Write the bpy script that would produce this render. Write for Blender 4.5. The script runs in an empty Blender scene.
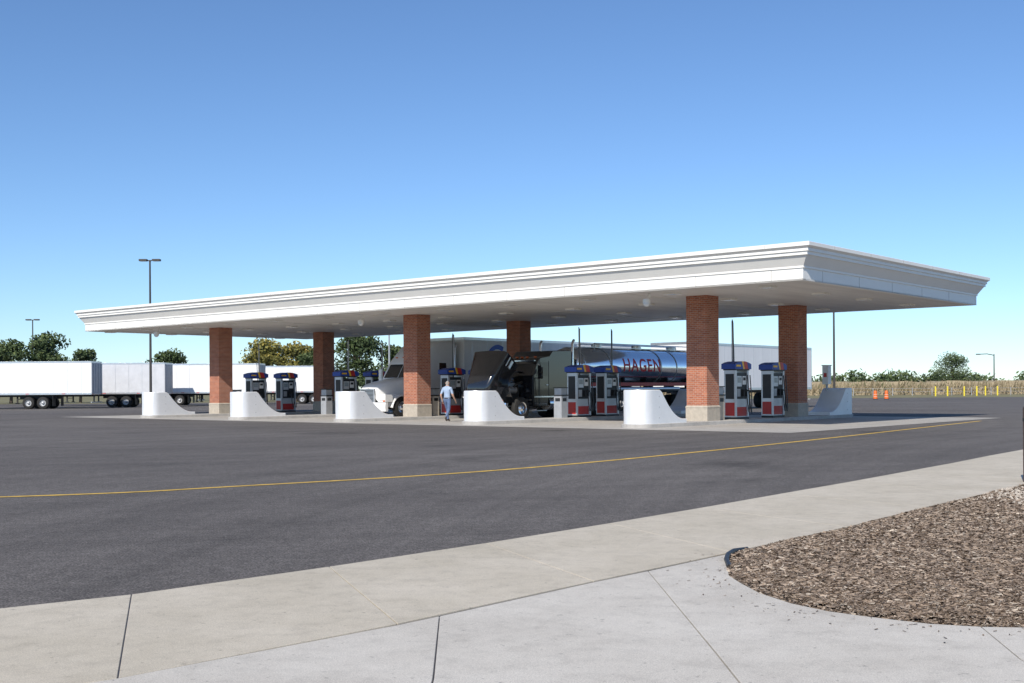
import bpy, math, random
from mathutils import Vector, Matrix
import numpy as np
random.seed(7); np.random.seed(7)
scene=bpy.context.scene
R=math.radians
# ------------------------------------------------------------------ materials
def nd(nt,t,**k):
    n=nt.nodes.new(t)
    for a,b in k.items(): setattr(n,a,b)
    return n
def mat(name,col,rough=.6,metal=0,var=.12,scale=4.0,bump=0.0,bscale=60,coat=0,stretch=None,spec=.5):
    m=bpy.data.materials.new(name); m.use_nodes=True; nt=m.node_tree; b=nt.nodes['Principled BSDF']
    b.inputs['Roughness'].default_value=rough; b.inputs['Metallic'].default_value=metal
    b.inputs['Coat Weight'].default_value=coat
    b.inputs['Specular IOR Level'].default_value=spec
    tc=nd(nt,'ShaderNodeTexCoord'); src=tc.outputs['Object']
    if stretch:
        mp=nd(nt,'ShaderNodeMapping'); mp.inputs['Scale'].default_value=stretch
        nt.links.new(src,mp.inputs[0]); src=mp.outputs[0]
    if var>0:
        n=nd(nt,'ShaderNodeTexNoise'); n.inputs['Scale'].default_value=scale; n.inputs['Detail'].default_value=6
        n.inputs['Roughness'].default_value=.65
        nt.links.new(src,n.inputs['Vector'])
        r=nd(nt,'ShaderNodeMapRange'); r.inputs[1].default_value=.3; r.inputs[2].default_value=.7
        r.inputs[3].default_value=1-var; r.inputs[4].default_value=1+var
        nt.links.new(n.outputs[0],r.inputs[0])
        mx=nd(nt,'ShaderNodeVectorMath',operation='SCALE'); mx.inputs[0].default_value=col[:3]
        nt.links.new(r.outputs[0],mx.inputs['Scale']); nt.links.new(mx.outputs[0],b.inputs['Base Color'])
    else: b.inputs['Base Color'].default_value=(*col[:3],1)
    if bump>0:
        n2=nd(nt,'ShaderNodeTexNoise'); n2.inputs['Scale'].default_value=bscale; n2.inputs['Detail'].default_value=4
        nt.links.new(src,n2.inputs['Vector'])
        bp=nd(nt,'ShaderNodeBump'); bp.inputs['Strength'].default_value=bump; bp.inputs['Distance'].default_value=.02
        nt.links.new(n2.outputs[0],bp.inputs['Height']); nt.links.new(bp.outputs[0],b.inputs['Normal'])
    return m
def ramp(nt,src,stops):
    r=nd(nt,'ShaderNodeValToRGB'); e=r.color_ramp.elements
    while len(e)>len(stops): e.remove(e[-1])
    while len(e)<len(stops): e.new(.5)
    for i,(p,c) in enumerate(stops):
        e[i].position=p; e[i].color=(c,c,c,1) if not isinstance(c,tuple) else (*c,1)
    nt.links.new(src,r.inputs[0]); return r.outputs[0]
def mulc(nt,a,b):
    m=nd(nt,'ShaderNodeMix',data_type='RGBA',blend_type='MULTIPLY'); m.inputs[0].default_value=1
    nt.links.new(a,m.inputs[6]); nt.links.new(b,m.inputs[7]); return m.outputs[2]
def noise(nt,src,scale,detail=5,rough=.6,stretch=None,rot=0):
    if stretch:
        mp=nd(nt,'ShaderNodeMapping'); mp.inputs['Scale'].default_value=stretch; mp.inputs['Rotation'].default_value=(0,0,rot)
        nt.links.new(src,mp.inputs[0]); src=mp.outputs[0]
    n=nd(nt,'ShaderNodeTexNoise'); n.inputs['Scale'].default_value=scale; n.inputs['Detail'].default_value=detail
    n.inputs['Roughness'].default_value=rough; nt.links.new(src,n.inputs['Vector']); return n.outputs[0]

def asphalt_mat():
    m=bpy.data.materials.new('asphalt'); m.use_nodes=True; nt=m.node_tree; b=nt.nodes['Principled BSDF']
    b.inputs['Roughness'].default_value=.9; b.inputs['Specular IOR Level'].default_value=.2
    o=nd(nt,'ShaderNodeTexCoord').outputs['Object']
    base=ramp(nt,noise(nt,o,.07,6,.6),[(.38,(.108,.098,.091)),(.62,(.140,.128,.118))])
    st=ramp(nt,noise(nt,o,.35,8,.7),[(.30,.70),(.42,.98),(.62,1.08)])
    fine=ramp(nt,noise(nt,o,55,2,.8),[(.36,.50),(.5,1.0),(.64,1.7)])
    fine2=ramp(nt,noise(nt,o,7,6,.8),[(.36,.82),(.64,1.17)])
    c=base
    for cx,cy,f,lo,hi in ((46,4,1.1,.86,1.12),(-14,60,.8,.90,1.08),(8,-60,1.5,.93,1.06)):
        mp=nd(nt,'ShaderNodeMapping'); mp.inputs['Location'].default_value=(-cx,-cy,0); nt.links.new(o,mp.inputs[0])
        ln=nd(nt,'ShaderNodeVectorMath',operation='LENGTH'); nt.links.new(mp.outputs[0],ln.inputs[0])
        cb=nd(nt,'ShaderNodeCombineXYZ'); nt.links.new(ln.outputs['Value'],cb.inputs[0])
        s=ramp(nt,noise(nt,cb.outputs[0],f,5,.7),[(.35,lo),(.65,hi)])
        c=mulc(nt,c,s)
    for cx,cy,r0 in ((4.3,22.6,.9),(-6,40,1.6),(12,38,1.2),(-2,30.5,.5),(1.5,41,1.0)):
        mp=nd(nt,'ShaderNodeMapping'); mp.inputs['Location'].default_value=(-cx,-cy,0); nt.links.new(o,mp.inputs[0])
        ln=nd(nt,'ShaderNodeVectorMath',operation='LENGTH'); nt.links.new(mp.outputs[0],ln.inputs[0])
        ad=nd(nt,'ShaderNodeMath',operation='MULTIPLY_ADD'); nt.links.new(noise(nt,o,1.6,5,.7),ad.inputs[0]); ad.inputs[1].default_value=2.4*r0; nt.links.new(ln.outputs['Value'],ad.inputs[2])
        mr=nd(nt,'ShaderNodeMapRange'); mr.inputs[1].default_value=r0*1.3; mr.inputs[2].default_value=r0*2.3; mr.inputs[3].default_value=.62; mr.inputs[4].default_value=1
        nt.links.new(ad.outputs[0],mr.inputs[0]); cc=nd(nt,'ShaderNodeCombineXYZ')
        for i in range(3): nt.links.new(mr.outputs[0],cc.inputs[i])
        c=mulc(nt,c,cc.outputs[0])
    for x in (st,fine,fine2): c=mulc(nt,c,x)
    nt.links.new(c,b.inputs['Base Color'])
    bp=nd(nt,'ShaderNodeBump'); bp.inputs['Strength'].default_value=.6; bp.inputs['Distance'].default_value=.008
    nt.links.new(noise(nt,o,80,3,.7),bp.inputs['Height']); nt.links.new(bp.outputs[0],b.inputs['Normal'])
    return m
def concrete_mat(name,c1,c2):
    m=bpy.data.materials.new(name); m.use_nodes=True; nt=m.node_tree; b=nt.nodes['Principled BSDF']
    b.inputs['Roughness'].default_value=.85; b.inputs['Specular IOR Level'].default_value=.3
    o=nd(nt,'ShaderNodeTexCoord').outputs['Object']
    c=ramp(nt,noise(nt,o,.8,7,.65),[(.36,c1),(.64,c2)])
    c=mulc(nt,c,ramp(nt,noise(nt,o,5,8,.75),[(.32,.86),(.5,1.0),(.68,1.05)]))
    c=mulc(nt,c,ramp(nt,noise(nt,o,140,2,.8),[(.36,.80),(.64,1.16)]))
    c=mulc(nt,c,ramp(nt,noise(nt,o,22,2,.5),[(.26,.7),(.32,1.0)]))
    nt.links.new(c,b.inputs['Base Color'])
    bp=nd(nt,'ShaderNodeBump'); bp.inputs['Strength'].default_value=.35; bp.inputs['Distance'].default_value=.004
    nt.links.new(noise(nt,o,60,3,.7,stretch=(6,1,1),rot=R(40)),bp.inputs['Height']); nt.links.new(bp.outputs[0],b.inputs['Normal'])
    return m
def brick_mat():
    m=bpy.data.materials.new('red_brick'); m.use_nodes=True; nt=m.node_tree; b=nt.nodes['Principled BSDF']
    b.inputs['Roughness'].default_value=.85
    o=nd(nt,'ShaderNodeTexCoord').outputs['Object']
    s=nd(nt,'ShaderNodeSeparateXYZ'); nt.links.new(o,s.inputs[0])
    a=nd(nt,'ShaderNodeMath',operation='ADD'); nt.links.new(s.outputs[0],a.inputs[0]); nt.links.new(s.outputs[1],a.inputs[1])
    cb=nd(nt,'ShaderNodeCombineXYZ'); nt.links.new(a.outputs[0],cb.inputs[0]); nt.links.new(s.outputs[2],cb.inputs[1])
    br=nd(nt,'ShaderNodeTexBrick'); nt.links.new(cb.outputs[0],br.inputs['Vector'])
    br.inputs['Color1'].default_value=(.44,.155,.08,1); br.inputs['Color2'].default_value=(.31,.095,.05,1); br.inputs['Mortar'].default_value=(.42,.33,.27,1)
    br.inputs['Scale'].default_value=1; br.inputs['Brick Width'].default_value=.21; br.inputs['Row Height'].default_value=.075; br.inputs['Mortar Size'].default_value=.007
    c=mulc(nt,br.outputs[0],ramp(nt,noise(nt,o,3,6,.7),[(.3,.85),(.7,1.15)]))
    nt.links.new(c,b.inputs['Base Color'])
    bp=nd(nt,'ShaderNodeBump'); bp.inputs['Strength'].default_value=.6; bp.inputs['Distance'].default_value=.01; bp.invert=True
    nt.links.new(br.outputs['Fac'],bp.inputs['Height']); nt.links.new(bp.outputs[0],b.inputs['Normal'])
    return m
M_asph=asphalt_mat()
M_walk=concrete_mat('sidewalk_concrete',(.50,.445,.35),(.58,.52,.42))
M_apron=concrete_mat('apron_concrete',(.54,.50,.435),(.62,.58,.51))
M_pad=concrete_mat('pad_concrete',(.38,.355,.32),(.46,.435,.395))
M_kerb=concrete_mat('kerb_concrete',(.42,.40,.37),(.50,.48,.45))
M_brick=brick_mat()
M_stone=mat('limestone',(.44,.39,.32),.8,var=.15,scale=6,bump=.3)
M_white=mat('white_fascia_metal',(.84,.82,.77),.45,var=.03,scale=1.2)
M_soffit=mat('soffit_metal',(.76,.73,.68),.5,var=.12,scale=.5,stretch=(.3,3,1))
M_seam=mat('seam_grey',(.30,.28,.26),.6,var=.1)
M_steel=mat('brushed_steel',(.62,.63,.64),.38,.5,var=.06,scale=3,stretch=(1,1,8))
M_guard=mat('guard_aluminium',(.80,.81,.82),.42,.25,var=.05,scale=2)
M_chrome=mat('polished_tank_steel',(.88,.90,.93),.17,1,var=.05,scale=2)
M_black=mat('black_plastic',(.02,.02,.021),.45,var=.2)
M_rubber=mat('tyre_rubber',(.022,.021,.02),.85,var=.25,scale=10)
M_glass=mat('dark_glass',(.015,.018,.022),.06,var=0,spec=.8)
M_paintd=mat('black_truck_paint',(.012,.013,.016),.14,0,var=.1,coat=1)
M_paintw=mat('white_truck_paint',(.80,.80,.79),.3,var=.04,coat=.4)
M_trl=mat('white_trailer_skin',(.83,.83,.82),.45,var=.05,scale=1.5,stretch=(1,1,.3))
M_trlg=mat('grey_trailer_skin',(.60,.61,.63),.45,var=.08,scale=1.5)
M_door=mat('trailer_door',(.42,.43,.44),.5,var=.1)
M_alu=mat('aluminium',(.68,.69,.70),.3,.8,var=.08)
M_frame=mat('chassis_black',(.03,.03,.03),.6,var=.3)
M_red=mat('dispenser_red',(.50,.03,.025),.4,var=.05)
M_blue=mat('dispenser_blue',(.02,.06,.32),.4,var=.05)
M_yel=mat('dispenser_yellow',(.85,.50,.03),.4,var=.05)
M_yline=mat('yellow_road_paint',(.66,.42,.06),.7,var=.35,scale=3.5,bump=.2)
M_lens=mat('lamp_lens',(.8,.8,.78),.2,var=0)
M_amber=mat('tail_red',(.5,.02,.02),.3,var=0)
M_pole=mat('bronze_pole',(.05,.045,.04),.5,var=.1)
M_galv=mat('galvanised_pole',(.42,.43,.44),.5,.4,var=.1)
M_bark=mat('bark',(.10,.075,.055),.9,var=.3,scale=6)
M_grass=mat('dry_grass',(.19,.17,.08),.95,var=.35,scale=.15,bump=.4,bscale=3)
M_orange=mat('orange_plastic',(.75,.16,.03),.5,var=.08)
M_gateY=mat('gate_yellow',(.75,.60,.05),.5,var=.08)
M_brown=mat('brown_post_paint',(.085,.05,.038),.5,var=.2)
M_screen=mat('pump_screen',(.30,.34,.36),.2,var=.1)
M_letter=mat('red_lettering',(.72,.02,.03),.5,var=.05)
M_letb=mat('blue_lettering',(.03,.12,.55),.5,var=.05)

# ------------------------------------------------------------------ mesh builder
class MB:
    def __init__(s): s.v=[]; s.f=[]; s.m=[]; s.mats=[]; s.M=Matrix()
    def add(s,vs,fs,mt):
        if mt not in s.mats: s.mats.append(mt)
        k=s.mats.index(mt); o=len(s.v)
        s.v+= [tuple(s.M@Vector(p)) for p in vs]
        s.f+= [tuple(i+o for i in f) for f in fs]; s.m+=[k]*len(fs)
    def box(s,x0,x1,y0,y1,z0,z1,mt):
        vs=[(x,y,z) for z in (z0,z1) for y in (y0,y1) for x in (x0,x1)]
        s.add(vs,[(0,2,3,1),(4,5,7,6),(0,1,5,4),(2,6,7,3),(0,4,6,2),(1,3,7,5)],mt)
    def cyl(s,p0,p1,r0,r1,mt,n=12,cap=True):
        p0=Vector(p0);p1=Vector(p1); d=(p1-p0).normalized()
        a=d.orthogonal().normalized(); b=d.cross(a)
        vs=[]
        for p,r in((p0,r0),(p1,r1)):
            for i in range(n):
                t=2*math.pi*i/n; vs.append(tuple(p+a*math.cos(t)*r+b*math.sin(t)*r))
        fs=[(i,(i+1)%n,n+(i+1)%n,n+i) for i in range(n)]
        if cap: fs+=[tuple(range(n-1,-1,-1)),tuple(range(n,2*n))]
        s.add(vs,fs,mt)
    def tube(s,pts,r,mt,n=8):
        rs=r if isinstance(r,(list,tuple)) else [r]*len(pts)
        P=[Vector(p) for p in pts]; vs=[]; a=None
        for i,p in enumerate(P):
            d=(P[min(i+1,len(P)-1)]-P[max(i-1,0)]).normalized()
            if a is None: a=d.orthogonal().normalized()
            a=(a-d*a.dot(d)).normalized(); b=d.cross(a)
            for k in range(n):
                t=2*math.pi*k/n; vs.append(tuple(p+(a*math.cos(t)+b*math.sin(t))*rs[i]))
        fs=[]
        for i in range(len(P)-1):
            for k in range(n): fs.append((i*n+k,i*n+(k+1)%n,(i+1)*n+(k+1)%n,(i+1)*n+k))
        fs+=[tuple(range(n-1,-1,-1)),tuple(range((len(P)-1)*n,len(P)*n))]
        s.add(vs,fs,mt)
    def prism(s,pr,y0,y1,mt,y0b=None):
        n=len(pr); vs=[(x,y0,z) for x,z in pr]+[(x,y1,z) for x,z in pr]
        s.add(vs,[tuple(range(n)),tuple(range(2*n-1,n-1,-1))]+[(i,n+i,n+(i+1)%n,(i+1)%n) for i in range(n)],mt)
    def rings(s,rg,mt,cap=True,closed=True):
        n=len(rg[0]); vs=[p for r in rg for p in r]; fs=[]
        for i in range(len(rg)-1):
            for k in range(n if closed else n-1): fs.append((i*n+k,i*n+(k+1)%n,(i+1)*n+(k+1)%n,(i+1)*n+k))
        if cap: fs+=[tuple(range(n-1,-1,-1)),tuple(range((len(rg)-1)*n,len(rg)*n))]
        s.add(vs,fs,mt)
    def revy(s,pr,c,mt,n=28):
        rg=[[(c[0]+r*math.cos(2*math.pi*k/n),c[1]+y,c[2]+r*math.sin(2*math.pi*k/n)) for k in range(n)] for r,y in pr]
        s.rings(rg,mt,cap=False)
    def sphere(s,c,r,mt,n=12,sz=1):
        rg=[[(c[0]+r*math.sin(a)*math.cos(2*math.pi*k/n),c[1]+r*math.sin(a)*math.sin(2*math.pi*k/n),c[2]+r*sz*math.cos(a)) for k in range(n)] for a in [math.pi*(i+.02)/(8.04) for i in range(9)]]
        s.rings(rg,mt)
    def build(s,name,parent=None,bevel=0,smooth=True,angle=35):
        me=bpy.data.meshes.new(name); me.from_pydata(s.v,[],s.f)
        for m in s.mats: me.materials.append(m)
        me.polygons.foreach_set('material_index',s.m)
        me.update()
        import bmesh
        if not getattr(s,'leafy',False):
            bm=bmesh.new(); bm.from_mesh(me)
            bmesh.ops.recalc_face_normals(bm,faces=bm.faces)
            bm.to_mesh(me); bm.free()
        if smooth:
            me.polygons.foreach_set('use_smooth',[True]*len(me.polygons)); me.set_sharp_from_angle(angle=R(angle))
        ob=bpy.data.objects.new(name,me); scene.collection.objects.link(ob)
        if parent: ob.parent=parent
        if bevel:
            b=ob.modifiers.new('bevel','BEVEL'); b.width=bevel; b.segments=2; b.limit_method='ANGLE'; b.angle_limit=R(40); b.harden_normals=True
        return ob
def empty(name,loc=(0,0,0),rz=0,sc=1,parent=None):
    e=bpy.data.objects.new(name,None); scene.collection.objects.link(e)
    e.location=loc; e.rotation_euler=(0,0,rz); e.scale=(sc,)*3
    if parent: e.parent=parent
    return e
def text(body,size,x0,z0,surf,mt,parent,name='lettering',shear=0,off=.012,space=1.0):
    """lettering as a thin skin laid on the -y side of a body; surf(z) -> distance of that side from the axis"""
    import bmesh
    c=bpy.data.curves.new(name,'FONT'); c.body=body; c.size=size; c.shear=shear; c.offset=off*size; c.space_character=space
    o=bpy.data.objects.new(name,c); scene.collection.objects.link(o)
    dg=bpy.context.evaluated_depsgraph_get(); dg.update()
    me=bpy.data.meshes.new_from_object(o.evaluated_get(dg)); me.name=name
    bpy.data.objects.remove(o)
    bm=bmesh.new(); bm.from_mesh(me)
    for i in range(1,14):
        bmesh.ops.bisect_plane(bm,geom=bm.verts[:]+bm.edges[:]+bm.faces[:],plane_co=(0,size*.75*i/14,0),plane_no=(0,1,0))
    for v in bm.verts:
        x,z=x0+v.co.x,z0+v.co.y; v.co=Vector((x,-(surf(z)+.009),z))
    bm.to_mesh(me); bm.free(); me.materials.clear(); me.materials.append(mt)
    ob=bpy.data.objects.new(name,me); scene.collection.objects.link(ob); ob.parent=parent
    return ob
def smoothline(P,n=8):
    out=[]; P=[Vector((*p,0)) for p in P]
    for i in range(len(P)-1):
        p0=P[max(i-1,0)];p1=P[i];p2=P[i+1];p3=P[min(i+2,len(P)-1)]
        for k in range(n):
            t=k/n; out.append(.5*((2*p1)+(p2-p0)*t+(2*p0-5*p1+4*p2-p3)*t*t+(-p0+3*p1-3*p2+p3)*t**3))
    out.append(P[-1]); return out
def strip(name,pts,w,z,mt):
    b=MB(); L=[];Rr=[]
    for i,p in enumerate(pts):
        d=(pts[min(i+1,len(pts)-1)]-pts[max(i-1,0)]).normalized(); nrm=Vector((-d.y,d.x,0))*w/2
        L.append((p.x+nrm.x,p.y+nrm.y,z)); Rr.append((p.x-nrm.x,p.y-nrm.y,z))
    n=len(pts); b.add(L+Rr,[(i,n+i,n+i+1,i+1) for i in range(n-1)],mt)
    return b.build(name,smooth=False)

# ------------------------------------------------------------------ ground
b=MB(); b.add([(-3000,-500,-.012),(3000,-500,-.012),(3000,5000,-.012),(-3000,5000,-.012)],[(0,1,2,3)],M_grass); b.build('ground',smooth=False)
b=MB(); b.add([(-160,2,-.004),(70,2,-.004),(110,150,-.004),(-160,136,-.004)],[(0,1,2,3)],M_asph); b.build('asphalt_lot',smooth=False)
strip('yellow_lane_line',smoothline([(-16,14.6),(-7.3,16.5),(-4.13,18.2),(-.22,21.3),(4.37,26.9),(10.3,35.1),(19.8,48.8)]),.15,.001,M_yline)

# sidewalk slabs
top=[(-10,4.5),(-6,6.35),(-3.48,7.85),(-2.76,8.35),(-1.53,9.6),(-.26,11.0),(1.05,12.55),(2.3,14.1),(3.7,15.9),(5.2,17.8),(6.8,19.9),(8.4,22.0),(10,24.2),(11.6,26.3),(14,29.5),(17,33.6),(21,39)]
bot=[(-8.6,2.6),(-4.9,4.3),(-2.6,5.5),(-2.03,5.92),(-.73,7.25),(.61,8.8),(1.95,10.3),(3.5,12.1),(5.0,14.0),(6.5,15.8),(8.2,17.9),(9.9,20.2),(11.6,22.6),(13.2,24.9),(15.7,28.2),(18.8,32.4),(22.8,37.8)]
T=[Vector((*p,0)) for p in top]; Bt=[Vector((*p,0)) for p in bot]
b=MB()
g=.0045
keep=[0,1,3,4,5,6,7,8,9,10,11,12,13,14,15,16]
for a,c in zip(keep[:-1],keep[1:]):
    idx=list(range(a,c+1)); tt=[T[i] for i in idx]; bb=[Bt[i] for i in idx]
    d=(tt[1]-tt[0]).normalized()*g; d2=(tt[-1]-tt[-2]).normalized()*g
    tt=[tt[0]+d]+tt[1:-1]+[tt[-1]-d2]; bb=[bb[0]+d]+bb[1:-1]+[bb[-1]-d2]
    bb=[q+(p-q).normalized()*g for p,q in zip(tt,bb)]
    poly=bb+tt[::-1]; n=len(poly)
    vs=[(p.x,p.y,-.1) for p in poly]+[(p.x,p.y,.03) for p in poly]
    b.add(vs,[tuple(range(n,2*n))]+[(i,(i+1)%n,n+(i+1)%n,n+i) for i in range(n)],M_walk)
b.build('sidewalk',bevel=.004)
b=MB()
poly=[(p[0],p[1],.020) for p in bot]+[(p[0],p[1],.020) for p in top[::-1]]
b.add(poly,[tuple(range(len(poly)))],M_seam); b.build('joint_filler',smooth=False)
# apron slabs
A_low=[(1.95,10.2),(1.80,9.8),(1.74,9.38),(1.69,9.0),(1.71,8.68),(1.76,8.25),(1.89,7.84),(2.06,7.56),(2.28,7.36),(2.57,7.14),(2.85,7.04),(3.2,7.0),(5,6.98),(12,7.0)]
b=MB()
slabs=[[(-8.6,-3),(-8.6,2.6),(-4.9,4.3),(-2.6,5.5),(-2.03,5.92),(-.73,7.2),(-.48,7.48),(-.41,5.89),(-.38,3),(-.38,-3)],
 [(-.48,7.48),(.61,8.75),(1.08,9.26),(1.12,6.4),(1.14,3.0),(1.14,-3),(-.38,-3),(-.38,3),(-.41,5.89)],
 [(1.08,9.26),(1.91,10.20)]+A_low[1:11]+[(2.72,6.2),(2.72,3),(2.72,-3),(1.14,-3),(1.14,3),(1.12,6.4)],
 [(2.85,7.04),(3.2,7.0),(5,6.98),(12,7.0),(12,-3),(2.72,-3),(2.72,3),(2.72,6.2)]]
for sl in slabs:
    n=len(sl); P=[]
    area=sum(sl[k][0]*sl[(k+1)%n][1]-sl[(k+1)%n][0]*sl[k][1] for k in range(n))
    for i in range(n):
        p=Vector((*sl[i],0)); e1=(p-Vector((*sl[i-1],0))).normalized(); e2=(Vector((*sl[(i+1)%n],0))-p).normalized()
        nn=Vector((-(e1.y+e2.y),e1.x+e2.x,0)); nn=nn.normalized() if nn.length>1e-4 else Vector()
        P.append(p+nn*g*(1 if area>0 else -1))
    vs=[(p.x,p.y,-.1) for p in P]+[(p.x,p.y,.03) for p in P]
    b.add(vs,[tuple(range(n,2*n))]+[(i,(i+1)%n,n+(i+1)%n,n+i) for i in range(n)],M_apron)
b.build('concrete_apron',bevel=.004)
b=MB(); b.add([(-9,-3.5,.014),(12.2,-3.5,.014),(12.2,7.1,.014),(3,7.1,.014),(1.9,8,.014),(1.75,9,.014),(1.9,10.2,.014),(-.6,7.4,.014),(-2.1,6,.014),(-9,2.7,.014)],[tuple(range(10))],M_seam); b.build('apron_joint_filler',smooth=False)

# mulch bed
def mulch_mat(name,c):
    return mat(name,c,.95,var=.4,scale=9,bump=.6,bscale=40)
MU=[mulch_mat('mulch_tan',(.34,.265,.20)),mulch_mat('mulch_brown',(.235,.175,.125)),mulch_mat('mulch_dark',(.12,.085,.06)),mulch_mat('mulch_pale',(.45,.38,.30))]
mp=A_low+[(24,7.2),(38,37),(22.95,37.7)]+[(p[0]+.03,p[1]-.03) for p in bot[6:16][::-1]]
def inside(x,y,P):
    c=False; j=len(P)-1
    for i in range(len(P)):
        xi,yi=P[i]; xj,yj=P[j]
        if (yi>y)!=(yj>y) and x<(xj-xi)*(y-yi)/(yj-yi)+xi: c=not c
        j=i
    return c
def edist(x,y,P):
    m=9e9
    for i in range(len(P)):
        ax,ay=P[i]; bx,by=P[(i+1)%len(P)]; dx,dy=bx-ax,by-ay
        t=max(0,min(1,((x-ax)*dx+(y-ay)*dy)/(dx*dx+dy*dy+1e-9)))
        m=min(m,math.hypot(x-ax-t*dx,y-ay-t*dy))
    return m
from mathutils import noise as mn
def mz(x,y,P=mp):
    d=min(edist(x,y,P),1.2)
    return .02+.06*math.sqrt(min(d,.5)/.5)+.04*(d/1.2)+.02*mn.noise(Vector((x*1.3,y*1.3,0)))
import bmesh
b=MB()
poly=[(p[0],p[1],.02) for p in mp]
bm=bmesh.new(); vs=[bm.verts.new(p) for p in poly]; bm.faces.new(vs)
bmesh.ops.triangulate(bm,faces=bm.faces[:]); me=bpy.data.meshes.new('t'); bm.to_mesh(me)
b.add([tuple(v.co) for v in me.vertices],[tuple(p.vertices) for p in me.polygons],MU[1]); bm.free()
st=.12; xs=np.arange(1.6,14,st); ys=np.arange(6.9,22,st); idx={}; gv=[]; gf=[]
for i,x in enumerate(xs):
    for j,y in enumerate(ys):
        if inside(x,y,mp): idx[(i,j)]=len(gv); gv.append((x,y,mz(x,y)))
for (i,j) in idx:
    if all(k in idx for k in((i+1,j),(i+1,j+1),(i,j+1))): gf.append((idx[(i,j)],idx[(i+1,j)],idx[(i+1,j+1)],idx[(i,j+1)]))
b.add(gv,gf,MU[1])
cnt=0
while cnt<90000:
    y=6.95+ (random.random()**1.5)*12.5; x=1.6+random.random()*11
    if x>y*.56: continue
    if not inside(x,y,mp): continue
    z=mz(x,y)+random.uniform(-.004,.009); a=random.random()*6.28; L=random.uniform(.006,.026)*(1+.05*(y-7)); w=random.uniform(.002,.007)*(1+.11*(y-7))
    dx,dy=math.cos(a)*L,math.sin(a)*L; tx=random.uniform(-.35,.35)*L; wx,wy=-math.sin(a)*w,math.cos(a)*w; tw=random.uniform(-.8,.8)*w
    r=random.random()+.10*mn.noise(Vector((x*.9,y*.9,3))); k=0 if r<.34 else 1 if r<.74 else 2 if r<.90 else 3
    b.add([(x-dx-wx,y-dy-wy,z-tx-tw),(x+dx-wx*.6,y+dy-wy*.6,z+tx-tw),(x+dx+wx*.6,y+dy+wy*.6,z+tx+tw),(x-dx+wx,y-dy+wy,z-tx+tw)],[(0,1,2,3)],MU[k]); cnt+=1
b.leafy=True
b.build('mulch_bed',smooth=False)
b=MB(); b.leafy=True
for i in range(140):
    k=random.randrange(len(A_low)-2); px,py=A_low[k]; x=px-abs(random.gauss(0,.22)); y=py-abs(random.gauss(0,.2))
    a=random.random()*6.28; L=random.uniform(.005,.016); w=L*.35; dx,dy=math.cos(a)*L,math.sin(a)*L; wx,wy=-math.sin(a)*w,math.cos(a)*w
    b.add([(x-dx-wx,y-dy-wy,.033),(x+dx-wx,y+dy-wy,.036),(x+dx+wx,y+dy+wy,.038),(x-dx+wx,y-dy+wy,.034)],[(0,1,2,3)],MU[random.choice((1,2))])
b.build('scattered_mulch_chips',smooth=False)
b=MB(); b.tube([(2.12,10.47,.03),(1.96,10.26,.045),(1.86,10.0,.05),(1.80,9.75,.045),(1.77,9.45,.03)],.022,M_black); b.build('bed_edging')
M_grav=mat('pale_gravel',(.42,.37,.31),.9,var=.5,scale=25,bump=1,bscale=40)
b=MB()
for i in range(1900):
    a=random.random()*6.28; r=abs(random.gauss(0,.6)); x=6.95+r*.9*math.cos(a)+.0; y=14.0+r*2.2*math.sin(a)
    if not inside(x,y,mp): continue
    s=random.uniform(.012,.032); z=mz(x,y)+.008
    b.add([(x-s,y-s*.6,z),(x+s*.8,y-s,z-.01),(x+s,y+s*.7,z),(x-s*.6,y+s,z-.01),(x,y,z+s*.9)],[(0,1,4),(1,2,4),(2,3,4),(3,0,4)],M_grav)
b.leafy=True; b.build('gravel_patch',smooth=False)
b=MB(); b.cyl((7.84,17.5,.0),(7.84,17.5,1.16),.095,.095,M_brown,20); b.cyl((7.84,17.5,1.16),(7.84,17.5,1.22),.095,.05,M_brown,20); b.cyl((7.84,17.5,.95),(7.84,17.5,1.0),.1,.1,M_black,20); b.build('bollard')

# ------------------------------------------------------------------ canopy frame
OX,OY=7.7,46.6; ANG=math.atan2(.759,.651)
def G(name,s,t,z=0,rz=0,sc=1):
    c,sn=math.cos(ANG),math.sin(ANG)
    return empty(name,(OX+s*c-t*sn,OY+s*sn+t*c,z),ANG+rz,sc)
BAY=16.33; ISL=[0,BAY/2,BAY,BAY*1.5,BAY*2]; DV=7.8
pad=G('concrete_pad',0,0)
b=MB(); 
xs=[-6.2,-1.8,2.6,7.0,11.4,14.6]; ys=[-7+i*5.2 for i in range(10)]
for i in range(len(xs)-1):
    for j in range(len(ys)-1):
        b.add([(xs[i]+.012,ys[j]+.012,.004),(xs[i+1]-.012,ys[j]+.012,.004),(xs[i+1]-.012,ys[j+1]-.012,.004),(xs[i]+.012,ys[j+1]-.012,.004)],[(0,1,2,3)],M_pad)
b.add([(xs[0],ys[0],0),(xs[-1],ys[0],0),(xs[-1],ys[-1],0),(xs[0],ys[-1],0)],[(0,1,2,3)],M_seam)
b.build('slabs',pad,smooth=False)

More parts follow.
